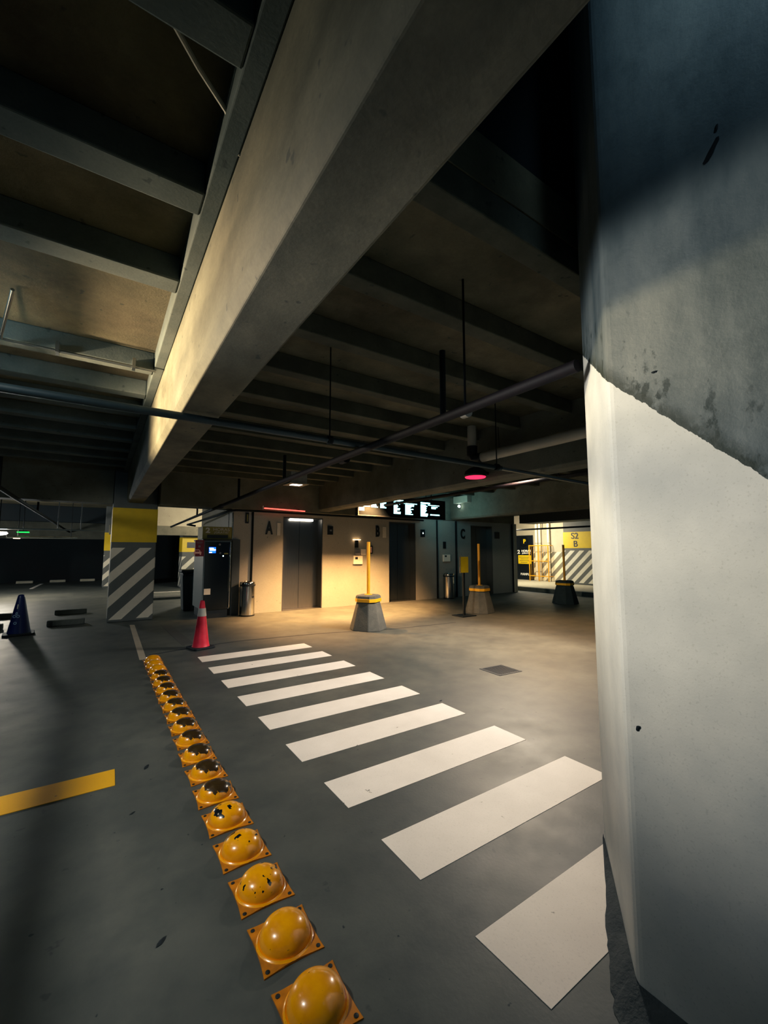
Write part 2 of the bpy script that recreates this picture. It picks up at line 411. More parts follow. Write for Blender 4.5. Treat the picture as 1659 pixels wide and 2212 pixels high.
# mortar smear along its foot
mo = MB(); rng = random.Random(3)
inner = [(2.035, 1.182), (1.84, 1.04), (1.64, 0.895), (1.53, 0.815), (1.442, 0.75), (1.442, 0.62), (1.442, 0.3)]
outer = [(2.05, 1.195), (1.775, 1.032), (1.545, 0.905), (1.43, 0.825), (1.325, 0.765), (1.27, 0.65), (1.27, 0.3)]
dense = []
for q in range(6):
    for e in range(5):
        u = e/5; mixp = lambda L: (L[q][0]+(L[q+1][0]-L[q][0])*u, L[q][1]+(L[q+1][1]-L[q][1])*u)
        dense.append((mixp(inner), tuple(v+rng.uniform(-0.006, 0.006)*min(1, q*0.6) for v in mixp(outer))))
for i in range(len(dense)-1):
    (a, d_), (b, c_) = dense[i], dense[i+1]
    mo.add([(a[0],a[1],0.035),(b[0],b[1],0.035),(c_[0],c_[1],0.002),(d_[0],d_[1],0.002)], [(0,1,2,3)])
mo.build('mortar_fillet', M['mortar'], col)
for (cy, cz, sy, sz, sk) in ((0.708, 0.80, 0.007, 0.010, 0.3), (0.412, 2.54, 0.010, 0.034, 0.6), (0.395, 2.60, 0.006, 0.012, 0.2), (0.60, 1.93, 0.009, 0.004, 0.0)):
    chm = MB(); n = 11; r_ = random.Random(int(cz*100))
    ring = [(1.4425, cy+math.cos(2*PI*i/n)*sy*r_.uniform(0.7, 1.15)-math.sin(2*PI*i/n)*sz*sk, cz+math.sin(2*PI*i/n)*sz*r_.uniform(0.7, 1.15)) for i in range(n)]
    chm.add(ring+[(1.4405, cy, cz)], [(i, (i+1) % n, n) for i in range(n)]+[((i+1) % n, i, n) for i in range(n)])
    chm.build('chipped_hole', M['scrap'], col)

# ------------------------------------------------------------------ striped pillars
def pillar(name, x, y, wd, dp, top, label, phase, zy0=1.53, zy1=2.2, zs=1.42, z0=0.0, zlo=0.05, period=0.455, duty=0.46):
    t = empty(name, (x, y, z0), label, 'pillar')
    sh = box('shaft', (0, wd, 0, dp, 0, top-z0), striped('pillar_bars_%.2f_%.2f' % (x, y), phase, period, duty, zlo, zs), t, 0.02)
    e = 0.004
    MB().add([(-e,-e,zy0),(wd+e,-e,zy0),(wd+e,dp+e,zy0),(-e,dp+e,zy0),(-e,-e,zy1),(wd+e,-e,zy1),(wd+e,dp+e,zy1),(-e,dp+e,zy1)],
             [(0,1,5,4),(1,2,6,5),(2,3,7,6),(3,0,4,7)]).build('yellow_band', M['yellow'], t)
    return t
pillar('striped_pillar', 0.165, 9.67, 0.765, 0.75, SLAB, 'grey pillar with yellow top band and white diagonal bars under the beam end', 0.275)
pillar('striped_pillar', 0.107, 19.0, 0.75, 0.75, SLAB, 'far yellow and white barred pillar peeking out behind the left pillar', 0.25, 1.37, 2.05, 1.2)
mp = pillar('striped_pillar', 2.50, 17.1, 0.8, 0.7, SLAB, 'far barred pillar with yellow band seen left of the payment kiosk', 0.10, 1.32, 1.86, 1.15)
b_ = box('notice', (0.16, 0.5, -0.018, -0.005, 1.47, 1.68), M['ink'], mp)
# pillar by the right opening faces the crossing with its left side
rp = empty('striped_pillar', (14.99, 7.8, 0.152), 'grey pillar lettered S2 B on a yellow band beyond the right opening', 'pillar')
PR = striped('pillar_bars_right', 0.1, 0.36, 0.5, 0.06, 1.22)
box('shaft', (-0.62, 0, 0, 1.585, 0, SLAB-0.155), PR, rp, 0.02)
box('yellow_band', (-0.625, 0, -0.004, 1.589, 1.308, 1.90), M['yellow'], rp)
text('S2', 0.31, M['ink'], rp, (-0.629, 1.12, 1.745), (PI/2, 0, -PI/2), 'letters', 0.003, bold=0.004)
text('B', 0.31, M['ink'], rp, (-0.629, 1.10, 1.455), (PI/2, 0, -PI/2), 'letters', 0.003, bold=0.004)

# ------------------------------------------------------------------ road paint
names = ['nearest', 'second nearest', 'third nearest', 'fourth nearest', 'fifth nearest', 'fourth farthest', 'third farthest', 'second farthest', 'farthest']
for k in range(9):
    yb = 0.88+0.597*k; yt = yb+0.295; xl = 1.182-0.0095*k; xr = 2.645-0.010*k
    poly = [(xl, yb), (xr, yb), (xr, yt), (xl, yt)]
    if k == 0:
        poly = [(1.185, 0.873), (1.505, 0.875), (1.77, 1.025), (2.02, 1.172), (1.172, 1.168)]
    s = MB().prism(poly, 0.0, 0.0018).build('crosswalk_stripe', M['white'])
    extra = ', cut off by the column foot' if k == 0 else (', reaching behind the column edge' if k == 1 else '')
    tag(s, names[k]+' white crosswalk stripe on the grey floor'+extra, 'crosswalk stripe', 'painted stripes of the crosswalk')
tag(MB().prism([(0.475, 6.2), (0.552, 6.2), (0.592, 9.15), (0.515, 9.18)], 0, 0.003).build('painted_line', M['cream']), 'thin cream line between the striped pillar and the yellow domes', 'painted line')
tag(MB().prism([(-3.4, 3.0), (0.14, 3.02), (0.144, 3.238), (-3.4, 3.238)], 0, 0.003).build('painted_line', M['yellowroad'], None), 'broad yellow line on the floor at left of the domes', 'painted line')
tag(MB().prism([(1.05, 6.8), (1.215, 6.84), (1.15, 8.8), (0.985, 8.88)], 0, 0.002).build('painted_line', M['erased']), 'blacked-out grey line on the floor beside the red cone', 'painted line')
tag(MB().prism([(-2.06, 19.8), (-1.95, 19.8), (-1.90, 22.7), (-2.01, 22.7)], 0, 0.003).build('painted_line', M['white']), 'short white bay line on the far left floor', 'painted line')
struct(MB().prism([(0.6, 6.40), (1.05, 6.52), (1.83, 6.63), (3.15, 6.47), (4.3, 6.14), (5.7, 6.03), (5.7, 6.065), (4.3, 6.18), (3.15, 6.515), (1.83, 6.675), (1.05, 6.575), (0.6, 6.45)], 0, 0.0015).build('dark_floor_line', M['dark_line']))  # thin dark strip laid across the floor

# ------------------------------------------------------------------ yellow domes
def dome_mesh():
    R, H, n = 0.088, 0.066, 28
    m = MB(); prof = []
    for i in range(19):
        a = i/18*PI/2; prof.append((R*math.cos(a)**0.9 if i < 18 else 0.0015, 0.010+H*math.sin(a)**0.92))
    prof = [(0.099, 0.007), (0.0955, 0.0085), (0.0915, 0.0125)] + prof
    return m.lathe(prof, 40)
def plate_mesh():
    m = MB(); n = 20; S = 0.104
    top = []
    for j in range(n+1):
        for i in range(n+1):
            u = -1+2*i/n; v = -1+2*j/n
            x = S*u*(1-0.055*(1-v*v)); y = S*v*(1-0.055*(1-u*u))
            r = math.hypot(x, y); z = 0.0045+0.004*max(0, 1-abs(r-0.088)/0.035)
            top.append((x, y, z))
    f = [(j*(n+1)+i, j*(n+1)+i+1, (j+1)*(n+1)+i+1, (j+1)*(n+1)+i) for j in range(n) for i in range(n)]
    m.add(top, f)
    k = (n+1)
    ring = [i for i in range(n+1)] + [(j)*k+n for j in range(1, n+1)] + [n*k+i for i in range(n-1, -1, -1)] + [j*k for j in range(n-1, 0, -1)]
    L = len(ring); vs = [top[i] for i in ring]+[(top[i][0], top[i][1], 0.0) for i in ring]
    m.add(vs, [(i, L+i, L+(i+1) % L, (i+1) % L) for i in range(L)])
    return m
proto = empty('speed_dome', (0.607, 1.268, 0), '', 'speed bump dome', 0, 'row of yellow metal floor domes')
plate_mesh().build('base_plate', M['plate'], proto, 0, True)
dome_mesh().build('dome', M['domey'], proto, 0, True)
for sx in (-1, 1):
    for sy in (-1, 1):
        MB().lathe([(0.0075, 0.004), (0.0075, 0.0062), (0.004, 0.0075)], 12, (sx*0.088, sy*0.088, 0)).build('bolt', M['bolt'], proto, 0, True)
ordn = ['nearest the camera', 'second from the camera', 'third from the camera', 'fourth from the camera', 'fifth from the camera', 'sixth from the camera', 'seventh from the camera', 'eighth from the camera', 'ninth from the camera', 'tenth from the camera', 'ninth from the far end', 'eighth from the far end', 'seventh from the far end', 'sixth from the far end', 'fifth from the far end', 'fourth from the far end', 'third from the far end', 'second from the far end', 'last at the cream line']
for k in range(19):
    kind = 'domey' if k < 2 or k >= 16 else ('domec' if k == 2 else ('domes' if k in (3, 4) else 'domeb'))
    look = {'domey': 'all-yellow metal floor dome', 'domec': 'yellow metal floor dome with two dark chips', 'domes': 'yellow metal floor dome with dark scuffs', 'domeb': 'yellow metal floor dome with black worn crown'}[kind]
    r = proto if k == 0 else dup(proto)
    r.location = (0.607+random.uniform(-0.004, 0.004) - 0.0006*k*0, 1.268+0.2655*k, 0)
    r.rotation_euler = (0, 0, random.uniform(-0.03, 0.03) + (0 if kind == 'domeb' else 0))
    r['label'] = look+', '+ordn[k]
    for c in r.children:
        if c.name.startswith('dome'):
            c.material_slots[0].link = 'OBJECT'; c.material_slots[0].material = M[kind]
            if kind in ('domes', 'domec'): c.rotation_euler = (0, 0, [0, 0, 0.4, 2.2, 3.6][k])

# ------------------------------------------------------------------ cones
rc = empty('traffic_cone', (1.24, 6.48, 0), 'pink-red traffic cone with white band at the far crosswalk end', 'traffic cone', 0.25)
MB().prism([(0.15*a, 0.15*b) for a, b in ((-1,-0.85),(-0.85,-1),(0.85,-1),(1,-0.85),(1,0.85),(0.85,1),(-0.85,1),(-1,0.85))], 0, 0.028).build('base', M['rubber'], rc, 0.008)
MB().lathe([(0.118, 0.026), (0.112, 0.04), (0.104, 0.08), (0.034, 0.62), (0.028, 0.655), (0.02, 0.66), (0.015, 0.655)], 32).build('cone_body', M['conered'], rc, 0, True)
MB().lathe([(0.0595, 0.443), (0.0605, 0.443), (0.0463, 0.553), (0.045, 0.553)], 32).build('reflective_band', M['reflect'], rc, 0, True)
bc = empty('traffic_cone', (-1.04, 9.15, 0), 'navy blue traffic cone standing on the left floor', 'traffic cone', 0.1)
MB().prism([(0.2*a, 0.2*b) for a, b in ((-1,-0.8),(-0.8,-1),(0.8,-1),(1,-0.8),(1,0.8),(0.8,1),(-0.8,1),(-1,0.8))], 0, 0.035).build('base', M['rubber'], bc, 0.01)
MB().lathe([(0.152, 0.033), (0.147, 0.06), (0.05, 0.60), (0.042, 0.635), (0.03, 0.645), (0.02, 0.64)], 32).build('cone_body', M['coneblue'], bc, 0, True)
for (s, sz, z) in (('1', 0.10, 0.455), ('0', 0.06, 0.35), ('OO', 0.06, 0.305), ('O', 0.055, 0.20)):
    rr = 0.152-(z-0.033)*0.176; a = -0.42
    o = text(s, sz, M['lblue'] if s != '1' else M['reflect'], bc, (math.sin(a)*(rr+0.006), -math.cos(a)*(rr+0.006), z), (PI/2-0.18, 0, a), 'printed_mark', 0.003, bold=0.002)

# ------------------------------------------------------------------ bollards
def octo(r, c=0.55):
    return [(-r*c,-r),(r*c,-r),(r,-r*c),(r,r*c),(r*c,r),(-r*c,r),(-r,r*c),(-r,-r*c)]
def bollard(x, y, rz, label, mat, dark=False):
    t = empty('concrete_bollard', (x, y, 0), label, 'bollard', rz, 'concrete bollards with yellow poles')
    MB().frustum(octo(0.295, 0.5), 0, octo(0.19, 0.5), 0.46).build('concrete_base', mat, t, 0.012)
    m = MB(); m.frustum(octo(0.18, 0.6), 0.46, octo(0.18, 0.6), 0.475); m.frustum(octo(0.195, 0.6), 0.53, octo(0.188, 0.6), 0.575); m.frustum(octo(0.188, 0.6), 0.575, octo(0.16, 0.6), 0.592)
    m.build('cap', mat, t, 0.006)
    MB().frustum(octo(0.198, 0.6), 0.474, octo(0.198, 0.6), 0.532).build('yellow_band', M['yband'], t, 0.004)
    MB().tube([(0,0,0.58), (0,0,1.52)], 0.029, 16).build('pole', M['ypole'], t, 0, True)
    MB().lathe([(0.07, 0.59), (0.07, 0.598), (0.03, 0.603)], 20).build('pole_collar', M['yband'], t, 0, True)
    return t
bollard(3.97, 6.42, 0.55, 'grey concrete bollard with yellow pole in front of the lift lobby centre', M['block'])
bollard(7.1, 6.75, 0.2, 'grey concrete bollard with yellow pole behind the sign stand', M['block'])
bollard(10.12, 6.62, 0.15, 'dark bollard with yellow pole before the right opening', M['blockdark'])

# ------------------------------------------------------------------ sign stand, bins, drain
ss = empty('sign_stand', (6.42, 6.55, 0), 'black sign stand with blank yellow panel beside the second bollard', 'sign stand')
MB().box(-0.2, 0.2, -0.16, 0.16, 0, 0.02).build('base', M['black'], ss, 0.006)
MB().box(-0.024, 0.024, -0.018, 0.018, 0.02, 0.93).build('post', M['black'], ss, 0.003)
MB().box(-0.118, 0.118, -0.03, -0.018, 0.9, 1.235).build('panel', M['yellow'], ss, 0.004)
MB().box(-0.128, -0.118, -0.036, -0.014, 0.895, 1.24).build('panel_edge', M['chrome'], ss)
def steel_bin(x, y, label):
    t = empty('steel_bin', (x, y, 0), label, 'litter bin', 0, 'round steel litter bins')
    MB().lathe([(0.155, 0.0), (0.158, 0.012), (0.158, 0.022), (0.15, 0.024)], 40).build('foot_ring', M['black'], t, 0, True)
    MB().lathe([(0.15, 0.022), (0.155, 0.028), (0.155, 0.62), (0.15, 0.622)], 48).build('body', M['chrome'], t, 0, True)
    MB().lathe([(0.15, 0.62), (0.162, 0.625), (0.162, 0.655), (0.155, 0.66)], 48).build('collar', M['black'], t, 0, True)
    MB().lathe([(0.158, 0.658), (0.158, 0.69), (0.148, 0.708), (0.11, 0.716), (0.10, 0.70), (0.02, 0.69)], 48).build('lid', M['chrome'], t, 0, True)
    a = -1.05
    MB().tube([(0.15*math.cos(a), 0.15*math.sin(a), 0.40), (0.158*math.cos(a), 0.158*math.sin(a), 0.40)], 0.028, 16).build('badge', M['black'], t, 0, True)
    return t
steel_bin(2.63, 9.12, 'polished steel litter bin beside the payment kiosk')
steel_bin(8.39, 9.165, 'polished steel litter bin under the small white keypad between second and third lift')
dr = empty('floor_drain', (3.875, 3.385, 0), 'dark square drain grate set in the floor', 'drain', -0.06)
fm = MB()
for a in ((-0.175,0.175,-0.16,-0.135),(-0.175,0.175,0.135,0.16),(-0.175,-0.15,-0.135,0.135),(0.15,0.175,-0.135,0.135)): fm.box(*a, 0, 0.004)
fm.build('frame', plain('drain_frame_iron', (28, 30, 28), 0.7), dr)
gm = MB()
for i in range(9): gm.box(-0.149+i*0.033, -0.149+i*0.033+0.018, -0.134, 0.134, 0.0, 0.003)
gm.build('grate', M['iron'], dr)
MB().box(-0.15, 0.15, -0.135, 0.135, 0.0, 0.0012).build('pit', M['black'], dr)

# ------------------------------------------------------------------ wheel stops
def stop(x, y, rz, mat, label, ln=0.56):
    h = ln/2
    m = MB().extrude([(-0.085, 0), (0.085, 0), (0.06, 0.1), (-0.06, 0.1)], 0, -h, h)
    o = m.build('wheel_stop', mat, None, 0.015); o.location = (x, y, 0); o.rotation_euler = (0, 0, rz)
    return tag(o, label, 'wheel stop', 'concrete wheel stops')
stop(-0.46, 9.87, 0.02, M['stop'], 'grey wheel stop nearest the left striped pillar')
stop(-0.46, 11.5, 0.03, M['stop'], 'grey wheel stop one bay behind the nearest one')
stop(-1.62, 9.88, 0, M['stop'], 'grey wheel stop cut by the left photo edge, left of the navy cone')
stop(-1.70, 11.45, 0, M['stop'], 'grey wheel stop behind the navy cone')
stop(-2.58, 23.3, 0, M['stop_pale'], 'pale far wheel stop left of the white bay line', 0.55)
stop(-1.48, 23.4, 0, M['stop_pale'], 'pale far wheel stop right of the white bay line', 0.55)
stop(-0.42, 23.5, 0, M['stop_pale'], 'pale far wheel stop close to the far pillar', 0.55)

# ------------------------------------------------------------------ payment kiosk
k = empty('payment_kiosk', (2.0, 9.15, 0), 'black-fronted grey payment kiosk with blue screen beside the lift wall', 'kiosk')
MB().box(-0.24, 0.24, 0.03, 0.92, 0, 0.17).build('plinth', M['black'], k)
MB().box(-0.265, 0.265, 0.0, 1.0, 0.17, 1.57).build('cabinet', M['kioskside'], k, 0.01)
MB().box(-0.235, 0.235, -0.016, -0.001, 0.175, 1.54).build('front_panel', M['blackgloss'], k, 0.003)
MB().box(-0.285, 0.285, -0.03, 1.0, 1.571, 1.60).build('top_cap', M['black'], k, 0.006)
MB().tube([(0.255, -0.022, 0.2), (0.255, -0.022, 1.54)], 0.014, 12).build('chrome_rail', M['chrome'], k, 0, True)
sc = MB().box(-0.165, -0.035, -0.022, -0.0165, 1.315, 1.435).build('screen', M['glow_blue'], k)
m = MB()
for a in ((-0.155,-0.085,1.40,1.42),(-0.15,-0.04,1.366,1.392),(-0.155,-0.11,1.322,1.336)): m.box(a[0], a[1], -0.025, -0.0225, a[2], a[3])
m.build('screen_text', M['glow_white'], sc)
MB().box(-0.235, -0.11, -0.02, -0.0165, 0.48, 0.60).build('notice', M['white_plastic'], k)
MB().box(0.13, 0.21, -0.022, -0.0165, 1.29, 1.318).build('ticket_slot', plain('yellow_slot', (170, 160, 80), 0.5), k)
m = MB(); m.tube([(0.04, -0.024, 1.49), (0.04, -0.017, 1.49)], 0.022, 16); m.tube([(0.055, -0.024, 1.315), (0.055, -0.017, 1.315)], 0.02, 16)
m.build('button', M['grey_plastic'], k, 0, True)
MB().tube([(0.115, -0.022, 1.255), (0.115, -0.017, 1.255)], 0.011, 12).build('status_light', M['glow_tiny'], k)
# header over the kiosk
h = MB().box(-0.29, 0.285, 0.04, 0.55, 1.601, 1.86).build('header_sign', M['olive'], k, 0.006)
text('2', 0.145, M['dullwhite'], h, (-0.19, 0.036, 1.775), name='header_lettering', bold=0.006, sx=1.2)
text('HORAS', 0.085, M['dullwhite'], h, (0.075, 0.036, 1.80), name='header_lettering', sx=1.2)
text('\u00a1GRATIS!', 0.06, M['dullwhite'], h, (0.075, 0.036, 1.738), name='header_lettering', sx=1.25)
MB().box(-0.2, 0.21, 0.03, 0.039, 1.625, 1.69).build('dark_strip', M['black'], h)
# red placard on the kiosk's left front edge
pl = MB().box(-0.43, -0.267, -0.05, -0.035, 1.25, 1.58).build('red_placard', M['darkred'], k, 0.003)
MB().box(-0.30, -0.262, -0.034, 0.02, 1.35, 1.45).build('placard_bracket', M['kioskside'], k)
m = MB(); m.box(-0.41, -0.30, -0.053, -0.0505, 1.525, 1.54); m.box(-0.40, -0.31, -0.053, -0.0505, 1.50, 1.506); m.box(-0.375, -0.335, -0.053, -0.0505, 1.43, 1.47)
m.build('placard_print', M['grey_plastic'], pl)
car = MB()
for a in ((-0.46,-0.315,1.305,1.345),(-0.455,-0.43,1.28,1.305),(-0.345,-0.32,1.28,1.305),(-0.445,-0.43,1.345,1.375),(-0.355,-0.34,1.345,1.375),(-0.43,-0.355,1.372,1.387)): car.box(a[0], a[1], -0.058, -0.0515, a[2], a[3])
car.build('car_icon', M['pinkwhite'], pl, 0.003)
# green wheeled bin behind the kiosk
gb = empty('wheeled_bin', (1.78, 10.75, 0), 'dark green wheeled bin between pillar and payment kiosk', 'bin')
MB().frustum([(-0.16,-0.16),(0.16,-0.16),(0.16,0.16),(-0.16,0.16)], 0.0, [(-0.21,-0.21),(0.21,-0.21),(0.21,0.21),(-0.21,0.21)], 0.86).build('tub', M['greenbin'], gb, 0.03)
MB().box(-0.235, 0.235, -0.24, 0.24, 0.86, 0.93).build('lid', M['black'], gb, 0.025)
MB().tube([(-0.2, -0.235, 0.82), (0.2, -0.235, 0.82)], 0.02, 10).build('handle', M['black'], gb, 0, True)

# dark strip at the recess between kiosk and wall corner, wall pipes
tag(MB().box(2.335, 2.50, 9.30, 9.348, 0, 1.60).build('corner_strip', M['duct'], None, 0.006), 'dark narrow strip on the wall corner right of the kiosk', 'wall panel')
def vpipe(x, y, z0, z1, r, mat, name, label, group=None):
    return tag(MB().tube([(x, y, z0), (x, y, z1)], r, 12).build(name, mat, None, 0, True), label, 'pipe', group)
vpipe(2.335, 9.325, 1.61, 2.18, 0.018, M['chrome'], 'conduit_pipe', 'thin shiny conduit at the lift wall corner above the kiosk')
vpipe(2.765, 9.328, 0.0, 2.25, 0.02, M['iron'], 'wall_pipe', 'black wall pipe behind the bin at the left lift', 'black vertical wall pipes')
vpipe(8.11, 9.328, 0.0, 2.25, 0.024, M['iron'], 'wall_pipe', 'black wall pipe right of the second lift', 'black vertical wall pipes')
vpipe(8.85, 9.322, 0.0, 2.25, 0.028, M['iron'], 'wall_pipe', 'thick black wall pipe left of the letter C', 'black vertical wall pipes')
vpipe(11.40, 9.328, 0.0, 2.25, 0.022, M['iron'], 'wall_pipe', 'black wall pipe at the right end of the lift wall', 'black vertical wall pipes')
ws = empty('wall_sign', (2.64, 9.348, 1.96), 'small black upright sign on the wall above the left steel bin', 'sign')
MB().box(-0.035, 0.035, -0.03, 0, 0, 0.24).build('board', M['black'], ws, 0.006)
MB().box(-0.012, 0.014, -0.034, -0.0305, 0.04, 0.20).build('print', M['olive'], ws)

# ------------------------------------------------------------------ lobby wall devices
for s, x in (('A', 3.14), ('B', 6.055), ('C', 9.15)):
    o = text(s, 0.40, M['ink'], None, (x, 9.34, 1.862), name='wall_letter', extrude=0.012, sx=0.55 if s != 'C' else 0.62, bold=0.012)
    tag(o, 'big black letter %s on the wall left of a lift door' % s, 'letter', 'lift letters')
def panel(name, x0, x1, z0, z1, mat, label, cat, y=9.353, d=0.033, group=None):
    t = empty(name, ((x0+x1)/2, y, z0), label, cat, 0, group); hw = (x1-x0)/2
    MB().box(-hw, hw, -d, 0, 0, z1-z0).build('housing', mat, t, 0.006)
    return t, hw, z1-z0
for x0, x1, w_ in ((3.32, 3.40, 'first'), (6.22, 6.33, 'second')):
    tag(MB().box(x0, x1, 9.335, 9.349, 1.71, 2.0).build('wall_plate', M['dullwhite'], None, 0.004), 'pale upright plate beside the letter %s' % ('A' if w_ == 'first' else 'B'), 'wall plate')
for (x0, x1), nm in (((4.595, 4.74), 'first'), ((7.51, 7.655), 'second'), ((10.57, 10.78), 'third')):
    t, hw, hh = panel('lift_indicator', x0, x1, 1.755, 1.965, M['black'], 'black floor indicator right of the %s lift from the left' % nm, 'lift indicator', group='lift floor indicators')
    if nm != 'third': MB().box(-0.012 if nm == 'second' else -0.02, 0.012 if nm == 'second' else 0.035, -0.034, -0.0305, 0.085, 0.125).build('digit_display', M['glow_tiny'] if nm == 'second' else M['grey_plastic'], t)
# up-and-down wall lamp with cap light
ul, hw, hh = panel('wall_lamp', 5.365, 5.455, 1.44, 1.63, M['black'], 'black wall lamp throwing light upwards above the grey box', 'wall lamp', d=0.05)
MB().box(-0.095, -0.005, -0.06, -0.0, 0.197, 0.207).build('lamp_wing', M['glow_warm'], ul); MB().box(0.02, 0.105, -0.06, -0.0, 0.197, 0.207).build('lamp_wing', M['glow_warm'], ul)
gx, hw, hh = panel('card_reader', 5.37, 5.515, 1.255, 1.405, M['grey_plastic'], 'grey square card reader left of the white plate', 'card reader')
MB().box(-0.03, 0.03, -0.033, -0.0305, 0.06, 0.08).build('label_strip', M['dullwhite'], gx)
tag(MB().box(5.545, 5.695, 9.325, 9.349, 1.255, 1.405).build('wall_switch', M['white_plastic'], None, 0.008), 'white square plate behind the first yellow pole', 'wall plate')
kp, hw, hh = panel('keypad', 5.31, 5.58, 1.025, 1.235, M['white_plastic'], 'white keypad box on the wall left of the first yellow pole', 'keypad', d=0.05)
MB().box(-0.085, -0.01, -0.054, -0.0505, 0.12, 0.18).build('keypad_display', M['black'], kp)
ks, hw, hh = panel('card_reader', 5.79, 5.89, 1.285, 1.495, M['black'], 'narrow black-framed reader right of the first yellow pole', 'card reader', d=0.045)
MB().box(-0.025, 0.015, -0.049, -0.0455, 0.03, 0.18).build('reader_face', M['pinkwhite'], ks)
k2, hw, hh = panel('keypad', 8.335, 8.60, 1.05, 1.25, M['white_plastic'], 'small bright white keypad above the right steel bin', 'keypad', d=0.05)
MB().box(-0.09, -0.02, -0.054, -0.0505, 0.13, 0.18).build('keypad_display', M['black'], k2)
panel('wall_sensor', 8.35, 8.45, 1.43, 1.63, M['black'], 'small black upright box over the right keypad', 'sensor')

# hanging directory screen
dsp = empty('directory_screen', (6.1, 8.2, 2.16), 'long black hanging directory screen with glowing cyan text', 'screen')
MB().box(-1.32, 1.31, 0.0, 0.12, 0.0, 0.49).build('casing', M['blackgloss'], dsp, 0.006)
fr = MB(); fr.box(-1.32, 1.31, -0.012, -0.001, 0.0, 0.018); fr.box(-1.32, 1.31, -0.012, -0.001, 0.472, 0.49); fr.box(1.285, 1.31, -0.012, -0.001, 0.018, 0.472); fr.box(-1.32, -1.295, -0.012, -0.001, 0.018, 0.472)
fr.build('bezel', M['iron'], dsp)
rng = random.Random(11)
def block(x0, x1, z0, z1, rows, ragged=True):
    m = MB(); hgt = (z1-z0)/rows
    for i in range(rows):
        L = (x1-x0)*(rng.uniform(0.45, 1.0) if ragged else 1)
        m.box(x0, x0+L, -0.006, -0.001, z1-(i+1)*hgt+hgt*0.22, z1-i*hgt)
    m.build('text_block', M['glow_cyan'], dsp)
cx_, cz_ = 6.1, 2.16
for a in ((4.81,4.95,2.27,2.35,3,False),(4.91,5.11,2.368,2.388,1,False),(5.14,5.33,2.36,2.44,3,True),(5.39,5.62,2.355,2.50,5,True),
          (5.775,6.06,2.545,2.585,2,False),(5.775,5.98,2.24,2.53,10,True),(6.06,6.48,2.50,2.52,1,False),(6.12,6.45,2.235,2.49,10,True),
          (6.60,6.90,2.535,2.575,2,False),(6.60,6.83,2.215,2.52,11,True),(6.84,7.21,2.50,2.52,1,False),(6.95,7.19,2.42,2.48,3,True),(6.91,7.215,2.25,2.285,1,False)):
    block(a[0]-cx_, a[1]-cx_, a[2]-cz_, a[3]-cz_, a[4], a[5])
for dx in (-0.9, 0.9): MB().tube([(dx, 0.06, 0.485), (dx, 0.06, SLAB-2.16)], 0.012, 8).build('hanger', M['iron'], dsp)
cl = empty('bullet_camera', (8.56, 8.86, 2.64), 'small camera with white light right of the directory screen', 'camera')
MB().tube([(-0.0, 0, 0), (-0.06, -0.05, 0)], 0.035, 16).build('lens_light', M['glow_tiny'], cl)
MB().tube([(0.042, 0.03, 0.01), (0.001, 0.001, 0.0)], 0.04, 16).build('housing', M['grey_plastic'], cl, 0, True)
tag(MB().box(8.44, 8.60, 8.42, 8.98, 2.72, 2.92).build('junction_box', M['pvc'], None, 0.012), 'pale junction box on the beam above the small camera', 'junction box')

# ------------------------------------------------------------------ pipes under the ceiling
rp_ = empty('red_sprinkler_pipe', (1.79, 0, 2.2), 'dark red sprinkler pipe running away under the right joists', 'pipe')
MB().tube([(-0.03, 1.045, 0), (0.0, 5, 0), (0.07, 9.5, 0), (0.10, 15.4, -0.05)], 0.03, 14).build('main_run', M['redpipe'], rp_, 0, True)
m = MB(); 
for y in (3.37, 8.3): m.tube([(0.0+0.007*y, y-0.05, 0), (0.0+0.007*y, y+0.05, 0)], 0.042, 14)
m.build('coupling', M['redpipe'], rp_, 0, True)
for y, top in ((2.0, 0.47), (4.9, 0.33), (7.0, 0.34), (10.7, 0.24)):
    MB().tube([(0.006*y, y, 0), (0.006*y, y, top)], 0.02, 10).build('riser', M['iron'], rp_, 0, True)
MB().tube([(0.005, 1.793, 0), (0.005, 1.793, SLAB-2.2)], 0.007, 8).build('hanger_rod', M['iron'], rp_, 0, True)
MB().tube([(0.005, 1.77, 0), (0.005, 1.815, 0)], 0.038, 16).build('clamp', M['galv'], rp_, 0, True)
bp = empty('blue_grey_pipe', (0, 3.05, 2.262), 'long blue-grey pipe crossing below the big beam', 'pipe')
MB().tube([(-8.5, 0.04, 0), (1.5, 0, 0), (3.6, 0.02, 0)], 0.026, 14).build('pipe_run', M['bluepipe'], bp, 0, True)
MB().tube([(3.601, 0.02, 0), (6.6, 0.12, 0)], 0.022, 14).build('pale_section', M['galv'], bp, 0, True)
for x in (1.51, 3.51):
    MB().tube([(x, 0, 0), (x, 0, SLAB-2.262)], 0.006, 8).build('hanger_rod', M['iron'], bp, 0, True)
    MB().tube([(x-0.02, 0, 0), (x+0.02, 0, 0)], 0.036, 14).build('clamp', M['iron'], bp, 0, True)
lp = empty('black_sprinkler_pipe', (-1.15, 0, 2.2), 'black pipe running towards the far left wall', 'pipe')
MB().tube([(0, -0.5, -0.012), (0, 5.5, -0.005), (0, 12, -0.02), (-0.02, 23, -0.02)], 0.03, 12).build('main_run', M['iron'], lp, 0, True)
for y, t_ in ((7.35, 0.40), (11.5, 0.2)): MB().tube([(0, y, 0), (0, y, t_)], 0.02, 10).build('riser', M['iron'], lp, 0, True)
br = empty('black_branch_pipe', (0, 9.2, 2.19), 'thin black pipe along the lobby beam, bent left above the kiosk', 'pipe')
